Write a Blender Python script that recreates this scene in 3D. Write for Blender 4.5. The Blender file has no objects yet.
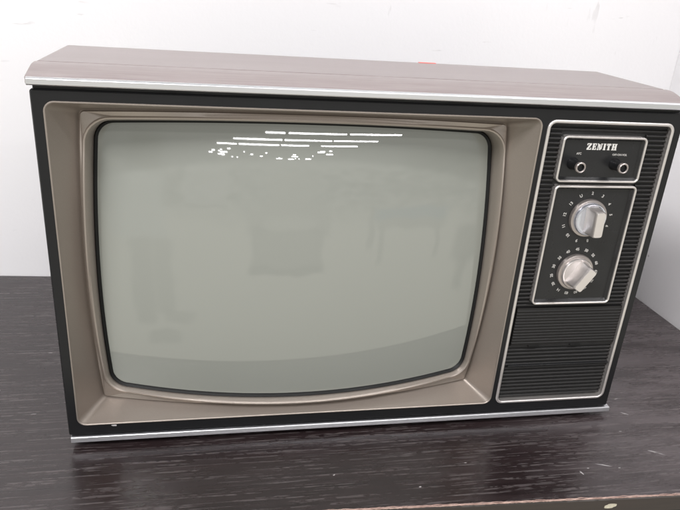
import bpy, bmesh, math, random
from mathutils import Vector, Matrix
random.seed(4)
S = bpy.context.scene
COL = S.collection

# ------------------------------------------------------------------ helpers
def link(name, me, mat=None, parent=None):
    o = bpy.data.objects.new(name, me); COL.objects.link(o)
    if mat: me.materials.append(mat)
    if parent: o.parent = parent
    return o

def finish(bm, name, mat, parent=None, smooth=35, bevel=0, seg=2):
    bmesh.ops.recalc_face_normals(bm, faces=bm.faces)
    me = bpy.data.meshes.new(name); bm.to_mesh(me); bm.free()
    if smooth:
        for p in me.polygons: p.use_smooth = True
        me.set_sharp_from_angle(angle=math.radians(smooth))
    o = link(name, me, mat, parent)
    if bevel:
        m = o.modifiers.new('bevel', 'BEVEL'); m.width = bevel; m.segments = seg; m.limit_method = 'ANGLE'
        m.angle_limit = math.radians(30)
    return o

def box(bm, x0, x1, y0, y1, z0, z1):
    v = [bm.verts.new((x, y, z)) for x in (x0, x1) for y in (y0, y1) for z in (z0, z1)]
    for q in ((0,1,3,2),(4,6,7,5),(0,4,5,1),(2,3,7,6),(0,2,6,4),(1,5,7,3)):
        bm.faces.new([v[i] for i in q])

def prism_x(bm, prof, x0, x1):            # profile of (y, z) swept along x
    a = [bm.verts.new((x0, y, z)) for y, z in prof]; b = [bm.verts.new((x1, y, z)) for y, z in prof]
    n = len(prof)
    for i in range(n): bm.faces.new((a[i], a[(i+1) % n], b[(i+1) % n], b[i]))
    bm.faces.new(a); bm.faces.new(b[::-1])

def prism_z(bm, poly, z0, z1):
    a = [bm.verts.new((x, y, z0)) for x, y in poly]; b = [bm.verts.new((x, y, z1)) for x, y in poly]
    n = len(poly)
    for i in range(n): bm.faces.new((a[i], a[(i+1) % n], b[(i+1) % n], b[i]))
    bm.faces.new(a[::-1]); bm.faces.new(b)

def rloop(x0, x1, z0, z1, r, bl=0, br=0, bb=0, bt=0, n=8, m=24):
    """rounded rectangle whose four sides bow outward; gives (x, z, side, s)"""
    out = []
    def side(a, b, k, off, nx, nz):
        for i in range(m + 1):
            t = i / m; s = 2*t - 1; g = off*(1 - s*s)
            out.append((a[0]+(b[0]-a[0])*t + nx*g, a[1]+(b[1]-a[1])*t + nz*g, k, s))
    def corner(cx, cz, a0):
        for i in range(1, n):
            a = a0 + math.pi/2*i/n
            out.append((cx + r*math.cos(a), cz + r*math.sin(a), 'c', 1))
    side((x0+r, z0), (x1-r, z0), 'b', bb, 0, -1); corner(x1-r, z0+r, -math.pi/2)
    side((x1, z0+r), (x1, z1-r), 'r', br, 1, 0);  corner(x1-r, z1-r, 0)
    side((x1-r, z1), (x0+r, z1), 't', bt, 0, 1);  corner(x0+r, z1-r, math.pi/2)
    side((x0, z1-r), (x0, z0+r), 'l', bl, -1, 0); corner(x0+r, z0+r, math.pi)
    return out

def bridge(bm, loops, closed=False):
    vs = [[bm.verts.new(p) for p in L] for L in loops]
    k = len(vs) if closed else len(vs) - 1
    for j in range(k):
        A, B = vs[j], vs[(j+1) % len(vs)]; n = len(A)
        for i in range(n): bm.faces.new((A[i], A[(i+1) % n], B[(i+1) % n], B[i]))
    return vs

def ring(bm, L, prof):                    # closed ring: prof = (offset, y) with L a function offset -> loop
    bridge(bm, [[(x, y, z) for x, z, *_ in L(o)] for o, y in prof], closed=True)

def lathe(bm, cx, cz, prof, n=48):        # prof = (radius, y), axis along y
    loops = [[(cx+r*math.cos(2*math.pi*i/n), y, cz+r*math.sin(2*math.pi*i/n)) for i in range(n)] for r, y in prof]
    vs = bridge(bm, loops)
    bm.faces.new(vs[-1]); bm.faces.new(vs[0][::-1])

def empty(name, loc, label, cat):
    o = bpy.data.objects.new(name, None); COL.objects.link(o); o.location = loc
    o['label'] = label; o['category'] = cat; o.empty_display_size = .05
    return o

# ------------------------------------------------------------------ materials
class NT:
    def __init__(s, name):
        s.m = bpy.data.materials.new(name); s.m.use_nodes = True
        s.t = s.m.node_tree; s.b = s.t.nodes['Principled BSDF']
        s.co = s.t.nodes.new('ShaderNodeTexCoord').outputs['Object']
    def n(s, k, **kw):
        d = s.t.nodes.new(k)
        for a, v in kw.items(): setattr(d, a, v)
        return d
    def l(s, a, b): s.t.links.new(a, b)
    def put(s, sock, v):
        if hasattr(v, 'links'): s.l(v, sock)
        else: sock.default_value = v
    def scaled(s, sc, loc=(0,0,0), rot=(0,0,0)):
        d = s.n('ShaderNodeMapping'); s.l(s.co, d.inputs[0]); d.inputs['Scale'].default_value = sc
        d.inputs['Location'].default_value = loc; d.inputs['Rotation'].default_value = rot
        return d.outputs[0]
    def noise(s, vec, scale, detail=4, rough=.55):
        d = s.n('ShaderNodeTexNoise'); s.l(vec, d.inputs['Vector'])
        d.inputs['Scale'].default_value = scale; d.inputs['Detail'].default_value = detail
        d.inputs['Roughness'].default_value = rough
        return d.outputs['Fac']
    def mr(s, v, a, b, c=0, d=1):
        q = s.n('ShaderNodeMapRange'); q.clamp = True
        s.l(v, q.inputs[0])
        for i, x in enumerate((a, b, c, d)): q.inputs[i+1].default_value = x
        return q.outputs[0]
    def mix(s, f, a, b):
        q = s.n('ShaderNodeMix', data_type='RGBA')
        s.put(q.inputs[0], f); s.put(q.inputs[6], a); s.put(q.inputs[7], b)
        return q.outputs[2]
    def math(s, op, a, b):
        q = s.n('ShaderNodeMath', operation=op); s.put(q.inputs[0], a); s.put(q.inputs[1], b)
        return q.outputs[0]
    def bump(s, h, strength, dist):
        q = s.n('ShaderNodeBump'); q.inputs['Strength'].default_value = strength; q.inputs['Distance'].default_value = dist
        s.l(h, q.inputs['Height']); s.l(q.outputs[0], s.b.inputs['Normal'])
    def set(s, **kw):
        for k, v in kw.items(): s.put(s.b.inputs[k.replace('_', ' ')], v)

def c(r, g, b): return (r, g, b, 1)

def simple(name, col, rough, metal=0, var=.12, spec=.5, scale=60, coat=0, dust=0):
    t = NT(name)
    n = t.noise(t.scaled((1,1,1)), scale, 5)
    base = t.mix(n, c(*[x*(1-var) for x in col]), c(*[min(1, x*(1+var)) for x in col]))
    if dust:
        d = t.mr(t.noise(t.scaled((1,1,1), (3,1,2)), 900, 2), .68, .8, 0, dust)
        base = t.mix(d, base, c(.35, .33, .32))
    t.set(Base_Color=base, Metallic=metal, Specular_IOR_Level=spec, Coat_Weight=coat)
    rn = t.noise(t.scaled((1,1,1), (5,5,5)), scale*.4, 5)
    t.set(Roughness=t.mr(rn, .3, .7, rough*.85, rough*1.2))
    return t.m

M_black   = simple('black_plastic', (.0095,.0095,.0105), .32, spec=.32, dust=.10)
M_grille  = simple('black_ribbed_plastic', (.0115,.0107,.0107), .44, spec=.38, dust=.14, scale=200)
M_plate   = simple('black_dial_plate', (.014,.014,.015), .28, spec=.4, dust=.10)
M_gasket  = simple('black_rubber', (.006,.006,.006), .5, spec=.3)
M_alu     = simple('polished_aluminium', (.80,.80,.83), .30, metal=1, var=.02, scale=4)
M_border  = simple('satin_silver_trim', (.72,.68,.66), .36, metal=.85, var=.07, scale=80)
M_ink     = simple('pale_printed_ink', (.45,.435,.415), .5, var=.05)
M_logo    = simple('silver_lettering', (.82,.80,.78), .35, metal=.4, var=.05)
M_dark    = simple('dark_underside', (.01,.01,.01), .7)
M_red     = simple('red_sticker_paper', (.80,.16,.13), .5)

def mat_bezel():
    t = NT('champagne_metallic_paint')
    f = t.noise(t.scaled((1,1,1)), 2600, 2)
    g = t.noise(t.scaled((1,1,1), (2,2,2)), 9, 4)
    base = t.mix(f, c(.292,.252,.221), c(.445,.392,.350))
    base = t.mix(t.mr(g, .35, .7, 0, .25), base, c(.31,.268,.236))
    t.set(Base_Color=base, Metallic=.66, Roughness=t.mr(g, .3, .7, .33, .42), Specular_IOR_Level=.5)
    t.bump(f, .10, .0002)
    return t.m
M_bezel = mat_bezel()

def mat_vinyl():
    t = NT('mauve_brown_woodgrain_vinyl')
    st = t.noise(t.scaled((2.5, 60, 60)), 6, 6, .65)
    fine = t.noise(t.scaled((8, 400, 400), (1,0,0)), 3, 3)
    big = t.noise(t.scaled((1,6,6)), 3, 3)
    b = t.mix(t.mr(st, .35, .68), c(.225,.182,.179), c(.325,.280,.277))
    b = t.mix(t.mr(fine, .5, .75, 0, .35), b, c(.20,.158,.155))
    b = t.mix(t.mr(big, .4, .7, 0, .3), b, c(.335,.292,.288))
    t.set(Base_Color=b, Roughness=t.mr(st, .3, .7, .30, .42), Specular_IOR_Level=.5)
    t.bump(fine, .15, .0003)
    return t.m
M_vinyl = mat_vinyl()

def mat_glass():
    t = NT('grey_green_picture_tube_glass')
    n = t.noise(t.scaled((1,1,1)), 5, 5)
    sm = t.noise(t.scaled((1,1,1), (4,0,1)), 1200, 2)
    b = t.mix(n, c(.238,.248,.222), c(.254,.262,.236))
    b = t.mix(t.mr(sm, .7, .82, 0, .15), b, c(.4,.4,.38))
    t.set(Base_Color=b, Roughness=.45, Specular_IOR_Level=.3, Coat_Weight=1, Coat_Roughness=t.mr(n, .35, .65, .008, .03), Coat_IOR=1.75)
    return t.m
M_glass = mat_glass()

def mat_knob(name, col, rough):
    t = NT(name)
    n = t.noise(t.scaled((6,6,90)), 2, 2)
    t.set(Base_Color=t.mix(n, c(*[x*.9 for x in col]), c(*col)), Metallic=.8, Roughness=rough, Coat_Weight=.6, Coat_Roughness=.05)
    return t.m
M_knob  = mat_knob('brushed_silver_knob', (.78,.73,.71), .30)
M_chrome = mat_knob('bright_chromed_knob', (.70,.72,.80), .14)
M_smoke = mat_knob('smoky_knob_skirt', (.45,.40,.38), .30)

def mat_table():
    t = NT('dark_espresso_wood_laminate')
    rz = (0,0,.047)
    g1 = t.noise(t.scaled((6, 120, 1), rot=rz), 1.6, 5, .6)                # long bands of grain
    g2 = t.noise(t.scaled((10, 400, 1), (3,1,0), rz), 1.0, 2, .5)
    brk = t.noise(t.scaled((85, 260, 1), (13,1,0), rz), 1.0, 2, .5)         # embossed pores in short dashes
    g3 = t.noise(t.scaled((60, 900, 1), (8,1,0), rz), 1.0, 2, .5)
    big = t.noise(t.scaled((1.5, 5, 1)), 3, 4)
    gap = t.noise(t.scaled((5, 14, 1), (7,2,0)), 2.2, 3)
    smear_sheen = t.noise(t.scaled((9, 34, 1), (2,5,0), (0,0,-.55)), 1.0, 5, .6)  # rubbed dust, plus pale wall reflection painted in at right
    base = t.mix(t.mr(g1, .35, .65), c(.0085,.0043,.0046), c(.021,.0124,.0130))
    base = t.mix(t.mr(big, .35, .7, 0, .5), base, c(.024,.0160,.0168))
    pore = t.math('MULTIPLY', t.math('MULTIPLY', t.mr(g2, .53, .61), t.mr(brk, .40, .54)), t.mr(gap, .34, .58, .45, 1))
    base = t.mix(t.math('MULTIPLY', pore, .36), base, c(.20,.174,.173))
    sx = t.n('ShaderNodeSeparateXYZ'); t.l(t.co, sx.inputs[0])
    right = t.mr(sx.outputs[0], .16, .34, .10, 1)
    base = t.mix(t.math('MULTIPLY', right, t.mr(smear_sheen, .38, .72, .10, .44)), base, c(.22,.186,.193))
    t.set(Base_Color=base, Specular_IOR_Level=.72,
          Roughness=t.math('ADD', t.math('ADD', t.mr(big, .3, .7, .22, .28), t.math('MULTIPLY', pore, .12)), t.mr(smear_sheen, .5, .7, 0, .12)))
    h = t.math('ADD', t.math('ADD', t.math('MULTIPLY', g1, .4), t.math('MULTIPLY', pore, .5)), t.math('MULTIPLY', g3, .15))
    t.bump(h, .5, .0010)
    return t.m
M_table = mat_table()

def mat_edge():
    t = NT('worn_brown_table_edge')
    n = t.noise(t.scaled((6, 40, 90)), 3, 4)
    t.set(Base_Color=t.mix(n, c(.018,.012,.010), c(.036,.025,.020)), Roughness=.5)
    return t.m
M_edge = mat_edge()

def mat_worn():
    t = NT('pinkish_worn_chipboard')
    n = t.noise(t.scaled((60, 300, 300)), 2, 4)
    t.set(Base_Color=t.mix(t.mr(n, .35, .65), c(.26,.16,.135), c(.50,.35,.30)), Roughness=.7)
    return t.m
M_worn = mat_worn()
M_chip = simple('bare_chip_wood', (.5,.46,.36), .7, var=.4, scale=700)
M_scr = simple('pale_scratch', (.42,.40,.40), .6, var=.3, scale=900)

def mat_wall(seed):
    t = NT('white_painted_wall')
    n = t.noise(t.scaled((1,1,1), (seed,0,0)), 3, 5)
    b = t.mix(n, c(.80,.787,.80), c(.83,.818,.83))
    k1 = t.noise(t.scaled((90, 90, 16), (seed,2,3), (0,.7,0)), 1.0, 2, .5)
    k2 = t.noise(t.scaled((24, 24, 150), (seed+4,1,0), (0,-.6,0)), 1.0, 2, .5)
    lim = t.noise(t.scaled((1,1,1), (seed+9,4,0)), 9, 3)
    sc = t.math('MULTIPLY', t.math('MAXIMUM', t.mr(k1, .70, .73), t.mr(k2, .715, .745)), t.mr(lim, .5, .6))
    b = t.mix(t.math('MULTIPLY', sc, .34), b, c(.40,.38,.37))
    v = t.n('ShaderNodeTexVoronoi'); t.l(t.scaled((22,22,22), (seed,seed,1)), v.inputs['Vector']); v.inputs['Scale'].default_value = 1
    sp = t.n('ShaderNodeSeparateColor'); t.l(v.outputs['Color'], sp.inputs[0])
    nick = t.math('MULTIPLY', t.mr(v.outputs['Distance'], .03, .055, 1, 0), t.mr(sp.outputs[0], .86, .87))
    b = t.mix(t.math('MULTIPLY', nick, .5), b, c(.33,.30,.29))
    t.set(Base_Color=b, Roughness=.55, Specular_IOR_Level=.35)
    h = t.noise(t.scaled((1,1,1), (seed,7,0)), 160, 4)
    t.bump(h, .12, .002)
    return t.m

# ------------------------------------------------------------------ camera (solved from the set's own edges)
R = [[0.98195786,-0.17663858,0.06750985],[-0.00776720,-0.39438063,-0.91891436],[0.18894030,0.90181081,-0.38863714]]
cam = bpy.data.objects.new('camera', bpy.data.cameras.new('camera')); COL.objects.link(cam)
m = Matrix.Identity(4)
for i in range(3):
    m[i][0] = R[0][i]; m[i][1] = -R[1][i]; m[i][2] = -R[2][i]
m[0][3], m[1][3], m[2][3] = -0.15884765, -0.58576159, 0.45576655
cam.matrix_world = m
cam.data.sensor_width = 36; cam.data.lens = 36*648.82/680
cam.data.clip_start = .02; cam.data.clip_end = 200
S.camera = cam

# ------------------------------------------------------------------ setting: table and walls
ZT = -.014
table = empty('table', (.1, .15, ZT), 'dark espresso wood table with a worn pinkish front edge under the television', 'table')
table_off = Vector((.1, .15, ZT))
def under(o, parent, off):
    o.parent = parent; o.location = -off; return o
def front_y(x): return -.1225 - .0475*(x-.0575)
def back_y(x):  return .4305 - .068*(x+.46)
def right_x(y): return .5576 - .022*(y-.31)
bm = bmesh.new()
XL = -1.05; XR = right_x(-.14) - .0015
prism_z(bm, [(XL, front_y(XL)), (XR, front_y(XR)), (right_x(.36)-.0015, back_y(.556)-.0015), (XL, back_y(XL)-.0015)], ZT-.004, ZT)
# scratches in the finish right of the television
scr_faces = []
for (x, y, L, w, a) in ((.258,-.085,.018,.0011,-.35),(.238,-.088,.003,.0011,0),(.274,-.091,.003,.001,0),(.227,-.094,.0065,.0018,-1.3),(.330,-.07,.013,.0016,-.5),(.336,-.074,.012,.001,-.55),
                       (.338,.00,.010,.0014,-.6),(.318,.012,.016,.0009,-.1),(.345,.03,.007,.0009,.3),(.312,-.032,.004,.0012,0),(.44,.02,.02,.0009,.4),(.37,.09,.014,.0008,-.7),(.40,.17,.011,.0008,.2),
                       (.045,-.096,.003,.0013,.2),(.105,-.066,.003,.001,0),(-.04,-.07,.003,.0012,.5),(-.36,.06,.006,.0008,.2),(-.41,.11,.005,.0008,-.2),(-.37,.19,.006,.0008,.1)):
    n = 6; top = []; bot = []
    for i in range(n+1):
        t = i/n-.5; ww = w*(1-abs(2*t)**2)*.5*(.7+.6*random.random()) + .0001
        cx, cy = x+L*t*math.cos(a), y+L*t*math.sin(a) + random.uniform(-.0003,.0003)
        top.append(bm.verts.new((cx-math.sin(a)*ww, cy+math.cos(a)*ww, ZT+.0002))); bot.append(bm.verts.new((cx+math.sin(a)*ww, cy-math.cos(a)*ww, ZT+.0002)))
    for i in range(n): scr_faces.append(bm.faces.new((bot[i], bot[i+1], top[i+1], top[i])))
for f in scr_faces: f.material_index = 1
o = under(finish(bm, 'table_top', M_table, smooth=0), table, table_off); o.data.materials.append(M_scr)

bm = bmesh.new()
prism_z(bm, [(XL, front_y(XL)+.0004), (XR, front_y(XR)+.0004), (right_x(.36)-.002, back_y(.556)-.002), (XL, back_y(XL)-.002)], ZT-.022, ZT-.0042)
under(finish(bm, 'edge_band', M_edge, smooth=0), table, table_off)
bm = bmesh.new()
prism_z(bm, [(XL+.03, front_y(XL)+.03), (XR-.03, front_y(XR)+.03), (right_x(.36)-.03, back_y(.556)-.03), (XL+.03, back_y(XL)-.03)], ZT-.12, ZT-.0222)
under(finish(bm, 'apron', M_dark, smooth=0), table, table_off)
# ragged worn lip along the front arris
bm = bmesh.new(); prev = None
N = 900
for i in range(N+1):
    x = XL + (XR-XL)*i/N
    w = .0003 + .0009*abs(math.sin(i*.37)*math.sin(i*.113+1))**2 + random.random()*.0005
    y = front_y(x)
    q = [bm.verts.new((x, y+w, ZT+.00025)), bm.verts.new((x, y-.0007, ZT-.0004)), bm.verts.new((x, y-.0006, ZT-.0009-random.random()*.0007)), bm.verts.new((x, y+w, ZT-.001))]
    if prev:
        for a in range(4): bm.faces.new((prev[a], prev[(a+1)%4], q[(a+1)%4], q[a]))
    prev = q
o = under(finish(bm, 'worn_edge', M_worn, smooth=0), table, table_off); o['label'] = 'pinkish worn front edge of the table top'
bm = bmesh.new()
vs = []
for k in range(12):
    a = 2*math.pi*k/12; r = .0042*(1+.28*math.sin(k*1.05+.6)+.15*math.sin(k*2.1)); x = .2415 + r*1.25*math.cos(a); z = ZT-.0118 + r*.72*math.sin(a)
    vs.append((x, front_y(x)-.0006, z))
f = [bm.verts.new(v) for v in vs]; b = [bm.verts.new((v[0], v[1]+.001, v[2])) for v in vs]
for k in range(12): bm.faces.new((f[k], f[(k+1)%12], b[(k+1)%12], b[k]))
bm.faces.new(f)
under(finish(bm, 'edge_chip', M_chip, smooth=0), table, table_off)
def wall(name, poly, z0, z1, seed, label):
    bm = bmesh.new(); prism_z(bm, poly, z0, z1)
    o = finish(bm, name, mat_wall(seed), smooth=0); o['label'] = label; o['category'] = 'wall'; return o
xe = .5565
wall('wall', [(-1.6, back_y(-1.6)), (xe+.12, back_y(xe+.12)), (xe+.12, back_y(xe+.12)+.1), (-1.6, back_y(-1.6)+.1)], -.8, 1.5, 1.3,
     'scuffed white painted wall along the back of the table behind the television')
wall('wall', [(right_x(back_y(xe)-.0005), back_y(xe)-.0005), (right_x(-.17), -.17), (right_x(-.17)+.1, -.17), (right_x(.36)+.1, back_y(xe+.1)-.0005)], -.8, 1.5, 7.7,
     'white side wall meeting the table right end beside the television')

# ------------------------------------------------------------------ television
tv = empty('television', (0, .08, ZT), 'vintage silver framed television set with grey green picture tube and two channel dials', 'television')
TVO = Vector((0, .08, ZT))
def part(bm, name, mat, parent=None, **kw):
    o = finish(bm, name, mat, **kw)
    if parent: o.parent = parent; o.location = (0,0,0)
    else: o.parent = tv; o.location = -TVO
    return o

XA, XB = -.3118, .3078                    # cabinet shell
bm = bmesh.new()
def shell(o, r): return [(x, z) for x, z, *_ in rloop(XA+o, XB-o, .012+o, .3737-o, r, n=3, m=2)]
bridge(bm, [[(x, y, z) for x, z in shell(o, r)] for o, r, y in ((.0010,.0012,.0392),(0,.0022,.0402),(0,.0022,.1715),(.0012,.0012,.173),(.0085,.0012,.173),(.0085,.0012,.0392))], closed=True)
cab = part(bm, 'cabinet', M_vinyl)
bm = bmesh.new()
prism_x(bm, [(-.0022,.3602),(-.0022,.3662),(.0008,.3674),(.017,.3716),(.023,.3731),(.028,.3737),(.0365,.3738),(.0378,.3728),(.0378,.3602)], XA, XB)
part(bm, 'top_rail', M_vinyl, bevel=.0009)
bm = bmesh.new(); box(bm, XA+.004, XB-.002, .0378, .0392, .34, .3715)
part(bm, 'seam', M_dark, cab)
bm = bmesh.new(); prism_x(bm, [(-.0038,.3594),(-.0050,.3606),(-.0050,.3648),(-.0036,.3663),(.004,.3663),(.004,.3594)], XA+.0012, XB+.0015)
part(bm, 'trim_strip', M_alu, bevel=.0004)
bm = bmesh.new(); prism_x(bm, [(.0022,-.0068),(-.0028,-.0066),(-.0034,-.0060),(-.0026,-.0012),(-.0014,-.0005),(.014,-.0005),(.014,-.0068)], -.3080, .3128)
part(bm, 'trim_strip', M_alu, bevel=.0004)

# black front frame with two openings
OX0, OX1, OZ0, OZ1 = -.299, .1545, .0142, .3452        # picture opening
PX0, PX1, PZ0, PZ1 = .1612, .3005, .0128, .3454        # control panel opening (outer edge of its silver border)
def fill(bm, loops, y):
    es = []
    allv = []
    for L in loops:
        v = [bm.verts.new((p[0], y, p[1])) for p in L]; allv.append(v)
        es += [bm.edges.new((v[i], v[(i+1) % len(v)])) for i in range(len(v))]
    bmesh.ops.triangle_fill(bm, use_beauty=True, use_dissolve=False, edges=es)
    return allv
def clean(L):                             # drop doubled points
    out = []
    for p in L:
        if not out or (p[0]-out[-1][0])**2+(p[1]-out[-1][1])**2 > 1e-12: out.append(p)
    if (out[0][0]-out[-1][0])**2+(out[0][1]-out[-1][1])**2 < 1e-12: out.pop()
    return out
bm = bmesh.new()
fo = clean(rloop(-.3088, .3088, .0012, .3548, .0015, n=3, m=2))
h1 = clean(rloop(OX0-.0008, OX1+.0008, OZ0-.0008, OZ1+.0008, .0088, n=8, m=2))
h2 = clean(rloop(PX0+.001, PX1-.001, PZ0+.001, PZ1-.001, .008, n=8, m=2))
A = fill(bm, [fo, h1, h2], 0)
fo2 = clean(rloop(-.310, .310, 0, .356, .0026, n=3, m=2))
def wallring(va, pts, y):
    vb = [bm.verts.new((p[0], y, p[1])) for p in pts]; n = len(vb)
    for i in range(n): bm.faces.new((va[i], va[(i+1)%n], vb[(i+1)%n], vb[i]))
    return vb
q = wallring(A[0], fo2, .0014); q = wallring(q, fo2, .0378)
wallring(A[1], h1, .0378); wallring(A[2], h2, .0378)
part(bm, 'front_frame', M_black, smooth=25)
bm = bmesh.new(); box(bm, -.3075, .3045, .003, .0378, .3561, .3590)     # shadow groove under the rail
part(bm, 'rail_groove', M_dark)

bm = bmesh.new()
box(bm, -.2660, -.2618, -.0007, .0005, .0098, .0116); box(bm, -.2672, -.2655, -.0005, .0005, .0104, .0113)
part(bm, 'paint_chip', M_scr, bevel=.0004)
# champagne bezel
DC, DS, DB = .030, .022, .012
def depth(k, s):
    if k == 'c': return DC
    mid = DS if k in 'lr' else DB
    return mid + (DC-mid)*s*s
SX0, SX1, SZ0, SZ1 = -.2662, .1242, .0443, .3310
def scr(o, n=8):
    return rloop(SX0-o, SX1+o, SZ0-o, SZ1+o, max(.0195+o, .003), .0045, .0036, .0128, -.0040 if False else .0, n=n)
def scr(o):
    L = rloop(SX0-o, SX1+o, SZ0-o, .3195+o, .0165+o, .0045, .0036, .0128, .0062)
    return L
def glass_y(x, z): return .014 + ((x+.071)**2 + (z-.178)**2)/2.2 + .07*(z-.178)
def opening(o, y, r): return [(x, y, z) for x, z, *_ in rloop(OX0-o, OX1+o, OZ0-o, OZ1+o, r)]
def crease(ins, dy):
    kx, kz, kt = .70, .43, .36
    L = rloop(OX0+kx*DC+ins, OX1-kx*DC-ins, OZ0+kz*DC+ins, OZ1-kt*DC-ins, .0042,
              kx*(DC-DS), kx*(DC-DS), kz*(DC-DB), kt*(DC-DB))
    return [(x, depth(k, s)+dy, z) for x, z, k, s in L]
def lip(o, dy, w=1.0):
    return [(x, depth(k, s)*(1-w) + max(glass_y(x, z)-.0045, .0085)*w + dy, z) for x, z, k, s in scr(o)]
bm = bmesh.new()
bridge(bm, [opening(0, .004, .008), opening(.0014, .001, .0094), opening(.0014, -.0008, .0094), opening(.0010, -.0013, .009), opening(.0003, -.0013, .0083), opening(-.0003, -.0006, .008),
            opening(-.0006, .0008, .0078),
            crease(-.0005, -.0008), crease(.0002, .0009), crease(.0009, .0004), crease(.0014, -.0022),
            lip(.0106, -.0046, .02), lip(.0094, -.0068, .08), lip(.0080, -.0080, .18), lip(.0066, -.0078, .34), lip(.0053, -.0058, .58), lip(.0042, -.0022, .85), lip(.0036, .0012, .97), lip(.0032, .0070, 1)])
part(bm, 'bezel', M_bezel, smooth=28)
bm = bmesh.new()
def gl(o, dy): return [(x, glass_y(x, z)+dy, z) for x, z, *_ in scr(o)]
def mixl(a, b, t): return [tuple(p[i]*(1-t)+q[i]*t for i in range(3)) for p, q in zip(a, b)]
g0 = lip(.0033, .0022); g1 = lip(.0024, .0014); g3 = gl(0, -.0004); g2 = mixl(g1, g3, .45)
bridge(bm, [lip(.0036, .008), g0, g1, g2, g3, gl(-.0004, .003)])
part(bm, 'gasket', M_gasket, smooth=40)

# picture tube face
bm = bmesh.new()
base = scr(.001)
cx0, cz0 = -.071, .178
loops = [[(x, .075, z) for x, z, *_ in base]]
for t in (1, .97, .9, .8, .7, .6, .5, .4, .3, .2, .1, .04):
    loops.append([(cx0+(x-cx0)*t, glass_y(cx0+(x-cx0)*t, cz0+(z-cz0)*t), cz0+(z-cz0)*t) for x, z, *_ in base])
vs = bridge(bm, loops); bm.faces.new(vs[-1])
part(bm, 'screen', M_glass, smooth=40)

# ------------------------------------------------------------------ control panel
bm = bmesh.new(); box(bm, PX0+.0035, PX1-.0035, .0055, .0075, PZ0+.0035, PZ1-.0035)
panel = part(bm, 'control_panel', M_dark)
def border(x0, x1, z0, z1, r, w, y0, y1, name, parent):
    bm = bmesh.new()
    L = lambda o: rloop(x0+o, x1-o, z0+o, z1-o, max(r-o, .0008), n=8, m=4)
    ring(bm, L, [(0, y1), (0, y0+.0007), (w*.28, y0), (w*.72, y0), (w, y0+.0007), (w, y1)])
    return part(bm, name, M_border, parent, smooth=30)
border(PX0, PX1, PZ0, PZ1, .0088, .0031, -.0020, .006, 'panel_border', panel)
P1 = (.1803, .2738, .2826, .3303); P2 = (.1816, .2752, .1425, .2792)
# ribs
bm = bmesh.new(); pitch = .0048; x0, x1 = PX0+.0029, PX1-.0029
z = PZ0+.0060; first = True
DZ0, DZ1 = .0885, .1362
seg = [(math.cos(a), math.sin(a)) for a in [math.pi*i/6 for i in range(7)]]
def rib(bm, xa, xb, z, h, w, yb):
    prism_x(bm, [(yb-h*s, z-w*c_) for c_, s in seg], xa, xb)
while z < PZ1-.004:
    if z > P1[3]+.001 or z < P2[2]-.002:
        if not (DZ0-.001 < z < DZ1+.001):
            rib(bm, x0, x1, z, .0026 if z > .3 else .0019, .0018, .0056)
    else:
        rib(bm, x0, P1[0]-.0002 if z > P2[3] else P2[0]-.0002, z, .0026, .0018, .0056)
        rib(bm, P1[1]+.0002 if z > P2[3] else P2[1]+.0002, x1, z, .0026, .0018, .0056)
    z += pitch
part(bm, 'ribbed_grille', M_grille, panel, smooth=50)
# fold-down access door under the dials
bm = bmesh.new()
box(bm, .1688, x1-.0006, .0024, .0056, DZ0, DZ1)
z = DZ0+.003
while z < DZ1-.002:
    rib(bm, .1690, x1-.0008, z, .0008, .0014, .0024); z += .0037
door = part(bm, 'access_door', M_grille, panel, smooth=50)
for xa, xb in ((.1905,.2035),(.2425,.2555)):
    bm = bmesh.new(); box(bm, xa, xb, .0014, .004, DZ0-.0016, DZ0+.0001)
    part(bm, 'finger_notch', M_gasket, door, bevel=.0003)
bm = bmesh.new(); box(bm, .170, x1-.0004, .0010, .0054, .0611, .0626)
part(bm, 'panel_seam', M_plate, panel, bevel=.0003)

def text(s, size, x, y, z, rot, mat, name, parent, bold=0.0, depth_=.0002):
    cu = bpy.data.curves.new('lettering', 'FONT'); cu.body = s; cu.size = size
    cu.align_x = 'CENTER'; cu.align_y = 'CENTER'; cu.extrude = depth_; cu.offset = bold
    o = bpy.data.objects.new('lettering', cu); COL.objects.link(o)
    dg = bpy.context.evaluated_depsgraph_get(); me = bpy.data.meshes.new_from_object(o.evaluated_get(dg))
    bpy.data.objects.remove(o); bpy.data.curves.remove(cu)
    me.transform(Matrix.Translation((x, y, z)) @ Matrix.Rotation(rot, 4, 'Y') @ Matrix.Rotation(math.pi/2, 4, 'X'))
    return me
def join(meshes, name, mat, parent):
    bm = bmesh.new()
    for me in meshes: bm.from_mesh(me); bpy.data.meshes.remove(me)
    me = bpy.data.meshes.new(name); bm.to_mesh(me); bm.free()
    o = link(name, me, mat, parent); return o

def plate(P, yb, name):
    bm = bmesh.new(); box(bm, P[0]+.0012, P[1]-.0012, yb, yb+.002, P[2]+.0012, P[3]-.0012)
    # sloping inner walls that frame the recessed plate
    L = lambda o: rloop(P[0]+o, P[1]-o, P[2]+o, P[3]-o, max(.005-o, .0008), n=6, m=2)
    a, b_ = [[(x, y, z) for x, z, *_ in L(o)] for o, y in ((.0016, -.0008), (.0048, yb-.0001))][0:2]
    bridge(bm, [a, b_])
    pl = part(bm, name, M_plate, panel, smooth=20)
    border(P[0], P[1], P[2], P[3], .0055, .0024, -.0022, .006, 'plate_border', pl) if False else None
    return pl
pl1 = plate(P1, .0022, 'volume_plate'); pl2 = plate(P2, .0030, 'dial_plate')
border(*P1, .0055, .0023, -.0022, .006, 'plate_border', panel)
border(*P2, .0055, .0023, -.0022, .006, 'plate_border', panel)

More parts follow.
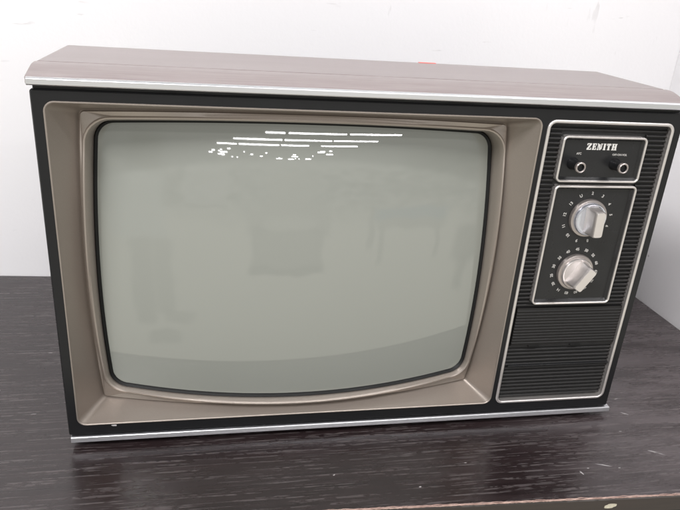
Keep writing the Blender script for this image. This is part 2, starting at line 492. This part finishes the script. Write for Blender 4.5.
# ZENITH in slab-serif letters
def zenith(xc, zc, h, y):
    st = h*.26; tn = h*.12; gap = h*.17
    polys = []; x = 0
    def r(xa, xb, za, zb): polys.append([(xa,za),(xb,za),(xb,zb),(xa,zb)])
    def serif(xm, w): r(xm-w, xm+w, 0, tn); r(xm-w, xm+w, h-tn, h)
    # Z
    w = h*.72; r(x, x+w, 0, tn*1.2); r(x, x+w, h-tn*1.2, h); polys.append([(x,tn*1.2),(x+st*1.15,tn*1.2),(x+w,h-tn*1.2),(x+w-st*1.15,h-tn*1.2)])
    r(x, x+tn, h-h*.32, h-tn*1.2); r(x+w-tn, x+w, tn*1.2, h*.32); x += w+gap
    # E
    w = h*.66; r(x+h*.06, x+h*.06+st, tn, h-tn); r(x, x+w, 0, tn); r(x, x+w, h-tn, h); r(x+h*.06+st, x+w*.72, h*.45, h*.45+tn)
    r(x+w-tn, x+w, h-h*.3, h-tn); r(x+w-tn, x+w, tn, h*.3); r(x+w*.72-tn*.4, x+w*.72+tn*.6, h*.36, h*.64); x += w+gap
    # N
    w = h*.84; r(x+h*.08, x+h*.08+tn*1.1, tn, h-tn); r(x+w-h*.08-tn*1.1, x+w-h*.08, tn, h-tn)
    polys.append([(x+h*.08+tn*1.1, h-tn),(x+w-h*.08-tn*1.1-st*.9, 0),(x+w-h*.08-tn*1.1, 0),(x+h*.08+tn*1.1+st*.9, h-tn)][::-1])
    r(x-h*.02, x+h*.28, 0, tn); r(x-h*.02, x+h*.2, h-tn, h); r(x+w-h*.28, x+w+h*.02, h-tn, h); x += w+gap
    # I
    w = h*.40; r(x+w/2-st/2, x+w/2+st/2, tn, h-tn); r(x, x+w, 0, tn); r(x, x+w, h-tn, h); x += w+gap
    # T
    w = h*.70; r(x+w/2-st/2, x+w/2+st/2, tn, h-tn); r(x+w*.22, x+w*.78, 0, tn); r(x, x+w, h-tn, h); r(x, x+tn, h-h*.32, h-tn); r(x+w-tn, x+w, h-h*.32, h-tn); x += w+gap
    # H
    w = h*.84
    for xm in (x+h*.2, x+w-h*.2): r(xm-st/2, xm+st/2, tn, h-tn); serif(xm, h*.21)
    r(x+h*.2+st/2, x+w-h*.2-st/2, h*.45, h*.45+tn); x += w
    bm = bmesh.new()
    for k, P in enumerate(polys):
        f = [bm.verts.new((xc-x/2+a, y-.0001*(k % 3)*.2, zc-h/2+b)) for a, b in P]; g = [bm.verts.new((v.co.x, y+.0006, v.co.z)) for v in f]
        n = len(f); bm.faces.new(f)
        for i in range(n): bm.faces.new((f[i], f[(i+1)%n], g[(i+1)%n], g[i]))
    return bm
part(zenith(.2258, .3193, .0066, .0016), 'brand_lettering', M_logo, pl1, smooth=0)
for s_, sz, x_, z_ in (('AFC', .0030, .2022, .3117), ('OFF-ON-VOL', .0028, .2478, .3113)):
    join([text(s_, sz, x_, .0020, z_, 0, M_ink, '', None, bold=.00005)], 'knob_caption', M_ink, pl1)

# the two little push-pull knobs
for x in (.1975, .2445):
    bm = bmesh.new()
    zk = .3015
    lathe(bm, x, zk, [(.0062,.0024),(.0062,.0010),(.0052,-.0002),(.0050,-.0100),(.0053,-.0125),(.0051,-.0138),(.0044,-.0144),(.0036,-.0138),(.0032,-.0118),(.0006,-.0115)], 32)
    kn = part(bm, 'push_knob', M_black, smooth=40)
    bm = bmesh.new()
    L = lambda r: [(x+r*math.cos(2*math.pi*i/32), zk+r*math.sin(2*math.pi*i/32)) for i in range(32)]
    ring(bm, L, [(.0052,-.0112),(.0056,-.0128),(.0054,-.0145),(.0047,-.0151),(.0038,-.0146),(.0035,-.0125)])
    part(bm, 'knob_ring', M_smoke, kn, smooth=40)

# channel dials
def dial(cx, cz, axis_deg, name, chrome):
    ca = math.radians(axis_deg)
    bm = bmesh.new()
    lathe(bm, cx, cz, [(.0208,.0031),(.0208,.0006),(.0202,-.0008),(.0184,-.0014),(.0176,-.0014),(.0174,-.0013),(.001,-.0013)], 64)
    kn = part(bm, name, M_smoke, smooth=40)
    bm = bmesh.new()
    lathe(bm, cx, cz, [(.0178,-.0010),(.0177,-.0040),(.0169,-.0052),(.0161,-.0050),(.0151,-.0040),(.0140,-.0042),(.0006,-.0046)], 64)
    part(bm, 'knob_cap', M_chrome if chrome else M_knob, kn, smooth=40)
    # finger grip: a tall bar, wider at the root, with rounded ends
    bm = bmesh.new()
    def sec(L, W, y, n=5, r=.0022):
        pts = []
        for sx, sz, a0 in ((1,1,0),(-1,1,90),(-1,-1,180),(1,-1,270)):
            for i in range(n):
                a = math.radians(a0 + 90*i/(n-1)); rr = min(r, W*.45)
                u = sx*(L/2-rr) + rr*math.cos(a); v = sz*(W/2-rr) + rr*math.sin(a)
                pts.append((cx + u*math.cos(ca) - v*math.sin(ca), y, cz + u*math.sin(ca) + v*math.cos(ca)))
        return pts
    vs = bridge(bm, [sec(.0306, .0146, -.0034), sec(.0294, .0118, -.0066), sec(.0282, .0108, -.0170), sec(.0276, .0104, -.0208), sec(.0264, .0092, -.0221)])
    bm.faces.new(vs[-1])
    part(bm, 'knob_grip', M_knob, kn, smooth=35)
    return kn
k1 = dial(.2280, .2430, 92, 'channel_knob', True)
k2 = dial(.2270, .1805, 57, 'channel_knob', False)
k1['label'] = 'upper chrome channel knob with upright grip'; k2['label'] = 'lower silver channel knob with slanted grip'
ts = []
names = ['2','3','4','5','6','7','8','9','10','11','12','13','U']
for i, s in enumerate(names):
    a = math.radians(90 - 360/13*i); r = .0268
    ts.append(text(s, .0045, .2280+r*math.cos(a), .0027, .2430+r*math.sin(a), math.radians(360/13*i if -1 else 0), None, '', None, bold=.00011))
lab = ['14','20','25','30','35','40','45','50','55','60','65','70','75','80','83']
for i, s in enumerate(lab):
    d = 238 - 24*i; a = math.radians(d); r = .0262
    ts.append(text(s, .0043, .2270+r*math.cos(a), .0027, .1805+r*math.sin(a), math.radians(90-d), None, '', None, bold=.00011))
join(ts, 'channel_numbers', M_ink, pl2)

# underside, back and the scrap of red sticker on the top back edge
bm = bmesh.new(); box(bm, -.292, .292, .016, .165, ZT+.0003, .0118)
part(bm, 'base', M_dark, bevel=.002)
bm = bmesh.new()
a = [(-.300,.1735,.02),(.296,.1735,.02),(.296,.1735,.345),(-.300,.1735,.345)]
b = [(-.275,.24,.03),(.27,.24,.03),(.27,.24,.315),(-.275,.24,.315)]
d = [(-.17,.33,.07),(.16,.33,.07),(.16,.33,.25),(-.17,.33,.25)]
vs = bridge(bm, [a, b, d]); bm.faces.new(vs[-1]); bm.faces.new(vs[0][::-1])
part(bm, 'back_cover', M_black, bevel=.006)
bm = bmesh.new(); box(bm, .0770, .0975, .1690, .1742, .3715, .37415)
part(bm, 'sticker', M_red)['label'] = 'small red sticker on the top back edge'

# ------------------------------------------------------------------ light: ceiling fluorescents of the shop, its soft surroundings, an added side lamp
def tube(x0, x1, y, z, w, power):
    L = bpy.data.lights.new('fluorescent_or_fill', 'AREA'); L.shape = 'RECTANGLE'
    L.size = abs(x1-x0); L.size_y = w; L.energy = power; L.color = (1, .98, .985)
    o = bpy.data.objects.new('fluorescent_or_fill', L); COL.objects.link(o)
    o.location = ((x0+x1)/2, y, z)
    d = Vector((0, 0, .2)) - Vector((0, y, z))
    o.rotation_euler = d.to_track_quat('-Z', 'Z').to_euler()
    return o
K = 1.0
tube(-.2, 2.6, -1.25, 2.6, .14, 23*K)
tube(-.4, 3.2, -3.2, 2.6, .14, 27*K)
tube(-1.0, 3.2, -5.6, 2.6, .14, 25*K)
s_ = tube(-.7, .7, -.7, 2.3, .16, 94); s_.location = (-1.75, -1.7, 2.5)  # added side lamp to brighten the right wall, not a shop fixture
s_.rotation_euler = (Vector((.5, .25, .3)) - s_.location).to_track_quat('-Z', 'Y').to_euler()
for (y, segs) in ((-13.5, ((-.02,.86),(1.02,3.76),(3.92,6.7))), (-15.6, ((-1.65,.84),(.98,3.5),(3.62,6.2))), (-17.6, ((-2.8,-1.68),(-1.54,.78),(.92,2.55),(3.3,5.6)))):
    for xa, xb in segs: tube(xa, xb, y, 2.6, .06, 9*(xb-xa))
for i in range(30):
    y = random.uniform(-27, -20); x = random.uniform(-4.2, 4.6)*abs(y)/21
    L = random.choice((.08,.12,.2,.5))
    tube(x, x+L, y, 2.6, random.uniform(.06,.09), 8*L)

def world():
    w = bpy.data.worlds.new('World'); S.world = w; w.use_nodes = True
    t = w.node_tree; bg = t.nodes['Background']
    N = t.nodes.new
    def mth(op, a, b=None, c_=None):
        q = N('ShaderNodeMath'); q.operation = op
        for i, v in enumerate((a, b, c_)):
            if v is None: continue
            if hasattr(v, 'links'): t.links.new(v, q.inputs[i])
            else: q.inputs[i].default_value = v
        return q.outputs[0]
    def mr(v, a, b, c_=0., d=1.):
        q = N('ShaderNodeMapRange'); q.interpolation_type = 'SMOOTHSTEP'; t.links.new(v, q.inputs[0])
        for i, x in enumerate((a, b, c_, d)): q.inputs[i+1].default_value = x
        return q.outputs[0]
    def mix(f, a, b):
        q = N('ShaderNodeMix'); q.data_type = 'RGBA'
        for i, v in ((0, f), (6, a), (7, b)):
            if hasattr(v, 'links'): t.links.new(v, q.inputs[i])
            else: q.inputs[i].default_value = v
        return q.outputs[2]
    tc = N('ShaderNodeTexCoord'); sp = N('ShaderNodeSeparateXYZ'); t.links.new(tc.outputs['Generated'], sp.inputs[0])
    x, y, z = sp.outputs
    el = mth('MULTIPLY', mth('ARCSINE', z), 57.2958)
    az = mth('MULTIPLY', mth('ARCTAN2', x, mth('MULTIPLY', y, -1)), 57.2958)
    wob = N('ShaderNodeTexNoise'); t.links.new(tc.outputs['Generated'], wob.inputs[0]); wob.inputs['Scale'].default_value = 14; wob.inputs['Detail'].default_value = 3
    ws = N('ShaderNodeSeparateColor'); t.links.new(wob.outputs['Color'], ws.inputs[0])
    az = mth('ADD', az, mth('MULTIPLY', mth('SUBTRACT', ws.outputs[0], .5), 2.6)); el = mth('ADD', el, mth('MULTIPLY', mth('SUBTRACT', ws.outputs[1], .5), 2.6))
    def blob(a0, a1, e0, e1, sa=.6, se=.6):
        p = mth('MULTIPLY', mr(az, a0-sa, a0+sa), mr(az, a1-sa, a1+sa, 1, 0))
        q = mth('MULTIPLY', mr(el, e0-se, e0+se), mr(el, e1-se, e1+se, 1, 0))
        return mth('MULTIPLY', p, q)
    def noise(sc, det, off=0):
        mp = N('ShaderNodeMapping'); t.links.new(tc.outputs['Generated'], mp.inputs[0]); mp.inputs['Scale'].default_value = sc; mp.inputs['Location'].default_value = (off,0,0)
        n = N('ShaderNodeTexNoise'); t.links.new(mp.outputs[0], n.inputs[0]); n.inputs['Scale'].default_value = 1; n.inputs['Detail'].default_value = det
        return n.outputs[0]
    floor = mix(noise((6,6,6), 3), c(1.16,1.12,.98), c(1.30,1.26,1.12))
    goods = mix(mr(noise((26,26,60), 4), .35, .65), c(.32,.34,.33), c(.80,.80,.75))
    ceil = c(.66,.67,.66)
    col = mix(mr(el, -9.5, -1), floor, goods)
    col = mix(mr(el, 1.5, 6.0), col, ceil)
    chair = mix(noise((60,60,60), 3), c(.55,.54,.49), c(.80,.78,.71))
    dark = c(.30,.30,.28); shade = c(.46,.45,.41)
    for b_, colr, k in ((blob(.5,9.5,-6,2.5,1.2,1), chair, .8), (blob(-3,1,-9.5,-4,.7,.8), chair, .85), (blob(9,13,-9.5,-4,.7,.8), chair, .85),      # armchair back and arms
                        (blob(0,10.5,-8.2,-6.0,.7,.4), c(.95,.93,.84), .8), (blob(-2.2,12,-16,-8.3,.6,.5), shade, .75), (blob(-2.2,12,-17.2,-15.6,.8,.4), dark, .8),
                        (blob(-24,-18,1.5,8,1.5,1.5), dark, .75), (blob(-27,-17.5,-10.5,1.5,1.2,1), c(1.0,1.04,1.0), .75), (blob(-18.5,-15.5,-5,2,.8,1), dark, .5),
                        (blob(-24.5,-20.5,-27,-10.5,.8,.7), dark, .55), (blob(-20.3,-16.8,-25,-10.5,.8,.7), dark, .5), (blob(-19,-13.5,-27,-24.5,.8,.5), dark, .45), (blob(-22,-16,-31,-28.5,.8,.5), dark, .5),
                        (blob(21.5,36,-6.6,-4.4,1.2,.5), c(.36,.52,.66), .85), (blob(22,35.5,-8.2,-6.6,1,.4), dark, .5), (blob(22.5,23.5,-15,-8,.3), dark, .5), (blob(33.5,34.5,-14,-8,.3), dark, .5),
                        (blob(20.5,21.5,-12,2,.3), shade, .6), (blob(38,43,-15,-8,1,1), dark, .7), (blob(39,41,-20,-14,.6,.6), dark, .6),
                        (blob(-14.5,-6.5,-4.5,3,.3,.3), c(.95,.95,.92), .6), (blob(-14.5,-6.5,-4.5,-3.9,.3,.2), dark, .6), (blob(28,44,-1,5,.6,.6), dark, .35), (blob(44,60,-3,6,.6,.6), dark, .4)):
        col = mix(mth('MULTIPLY', b_, k), col, colr)
    t.links.new(col, bg.inputs[0]); bg.inputs[1].default_value = .68
world()

S.view_settings.view_transform = 'Standard'; S.view_settings.look = 'None'
S.view_settings.exposure = 0; S.view_settings.gamma = 1
S.cycles.max_bounces = 8; S.cycles.sample_clamp_indirect = 8
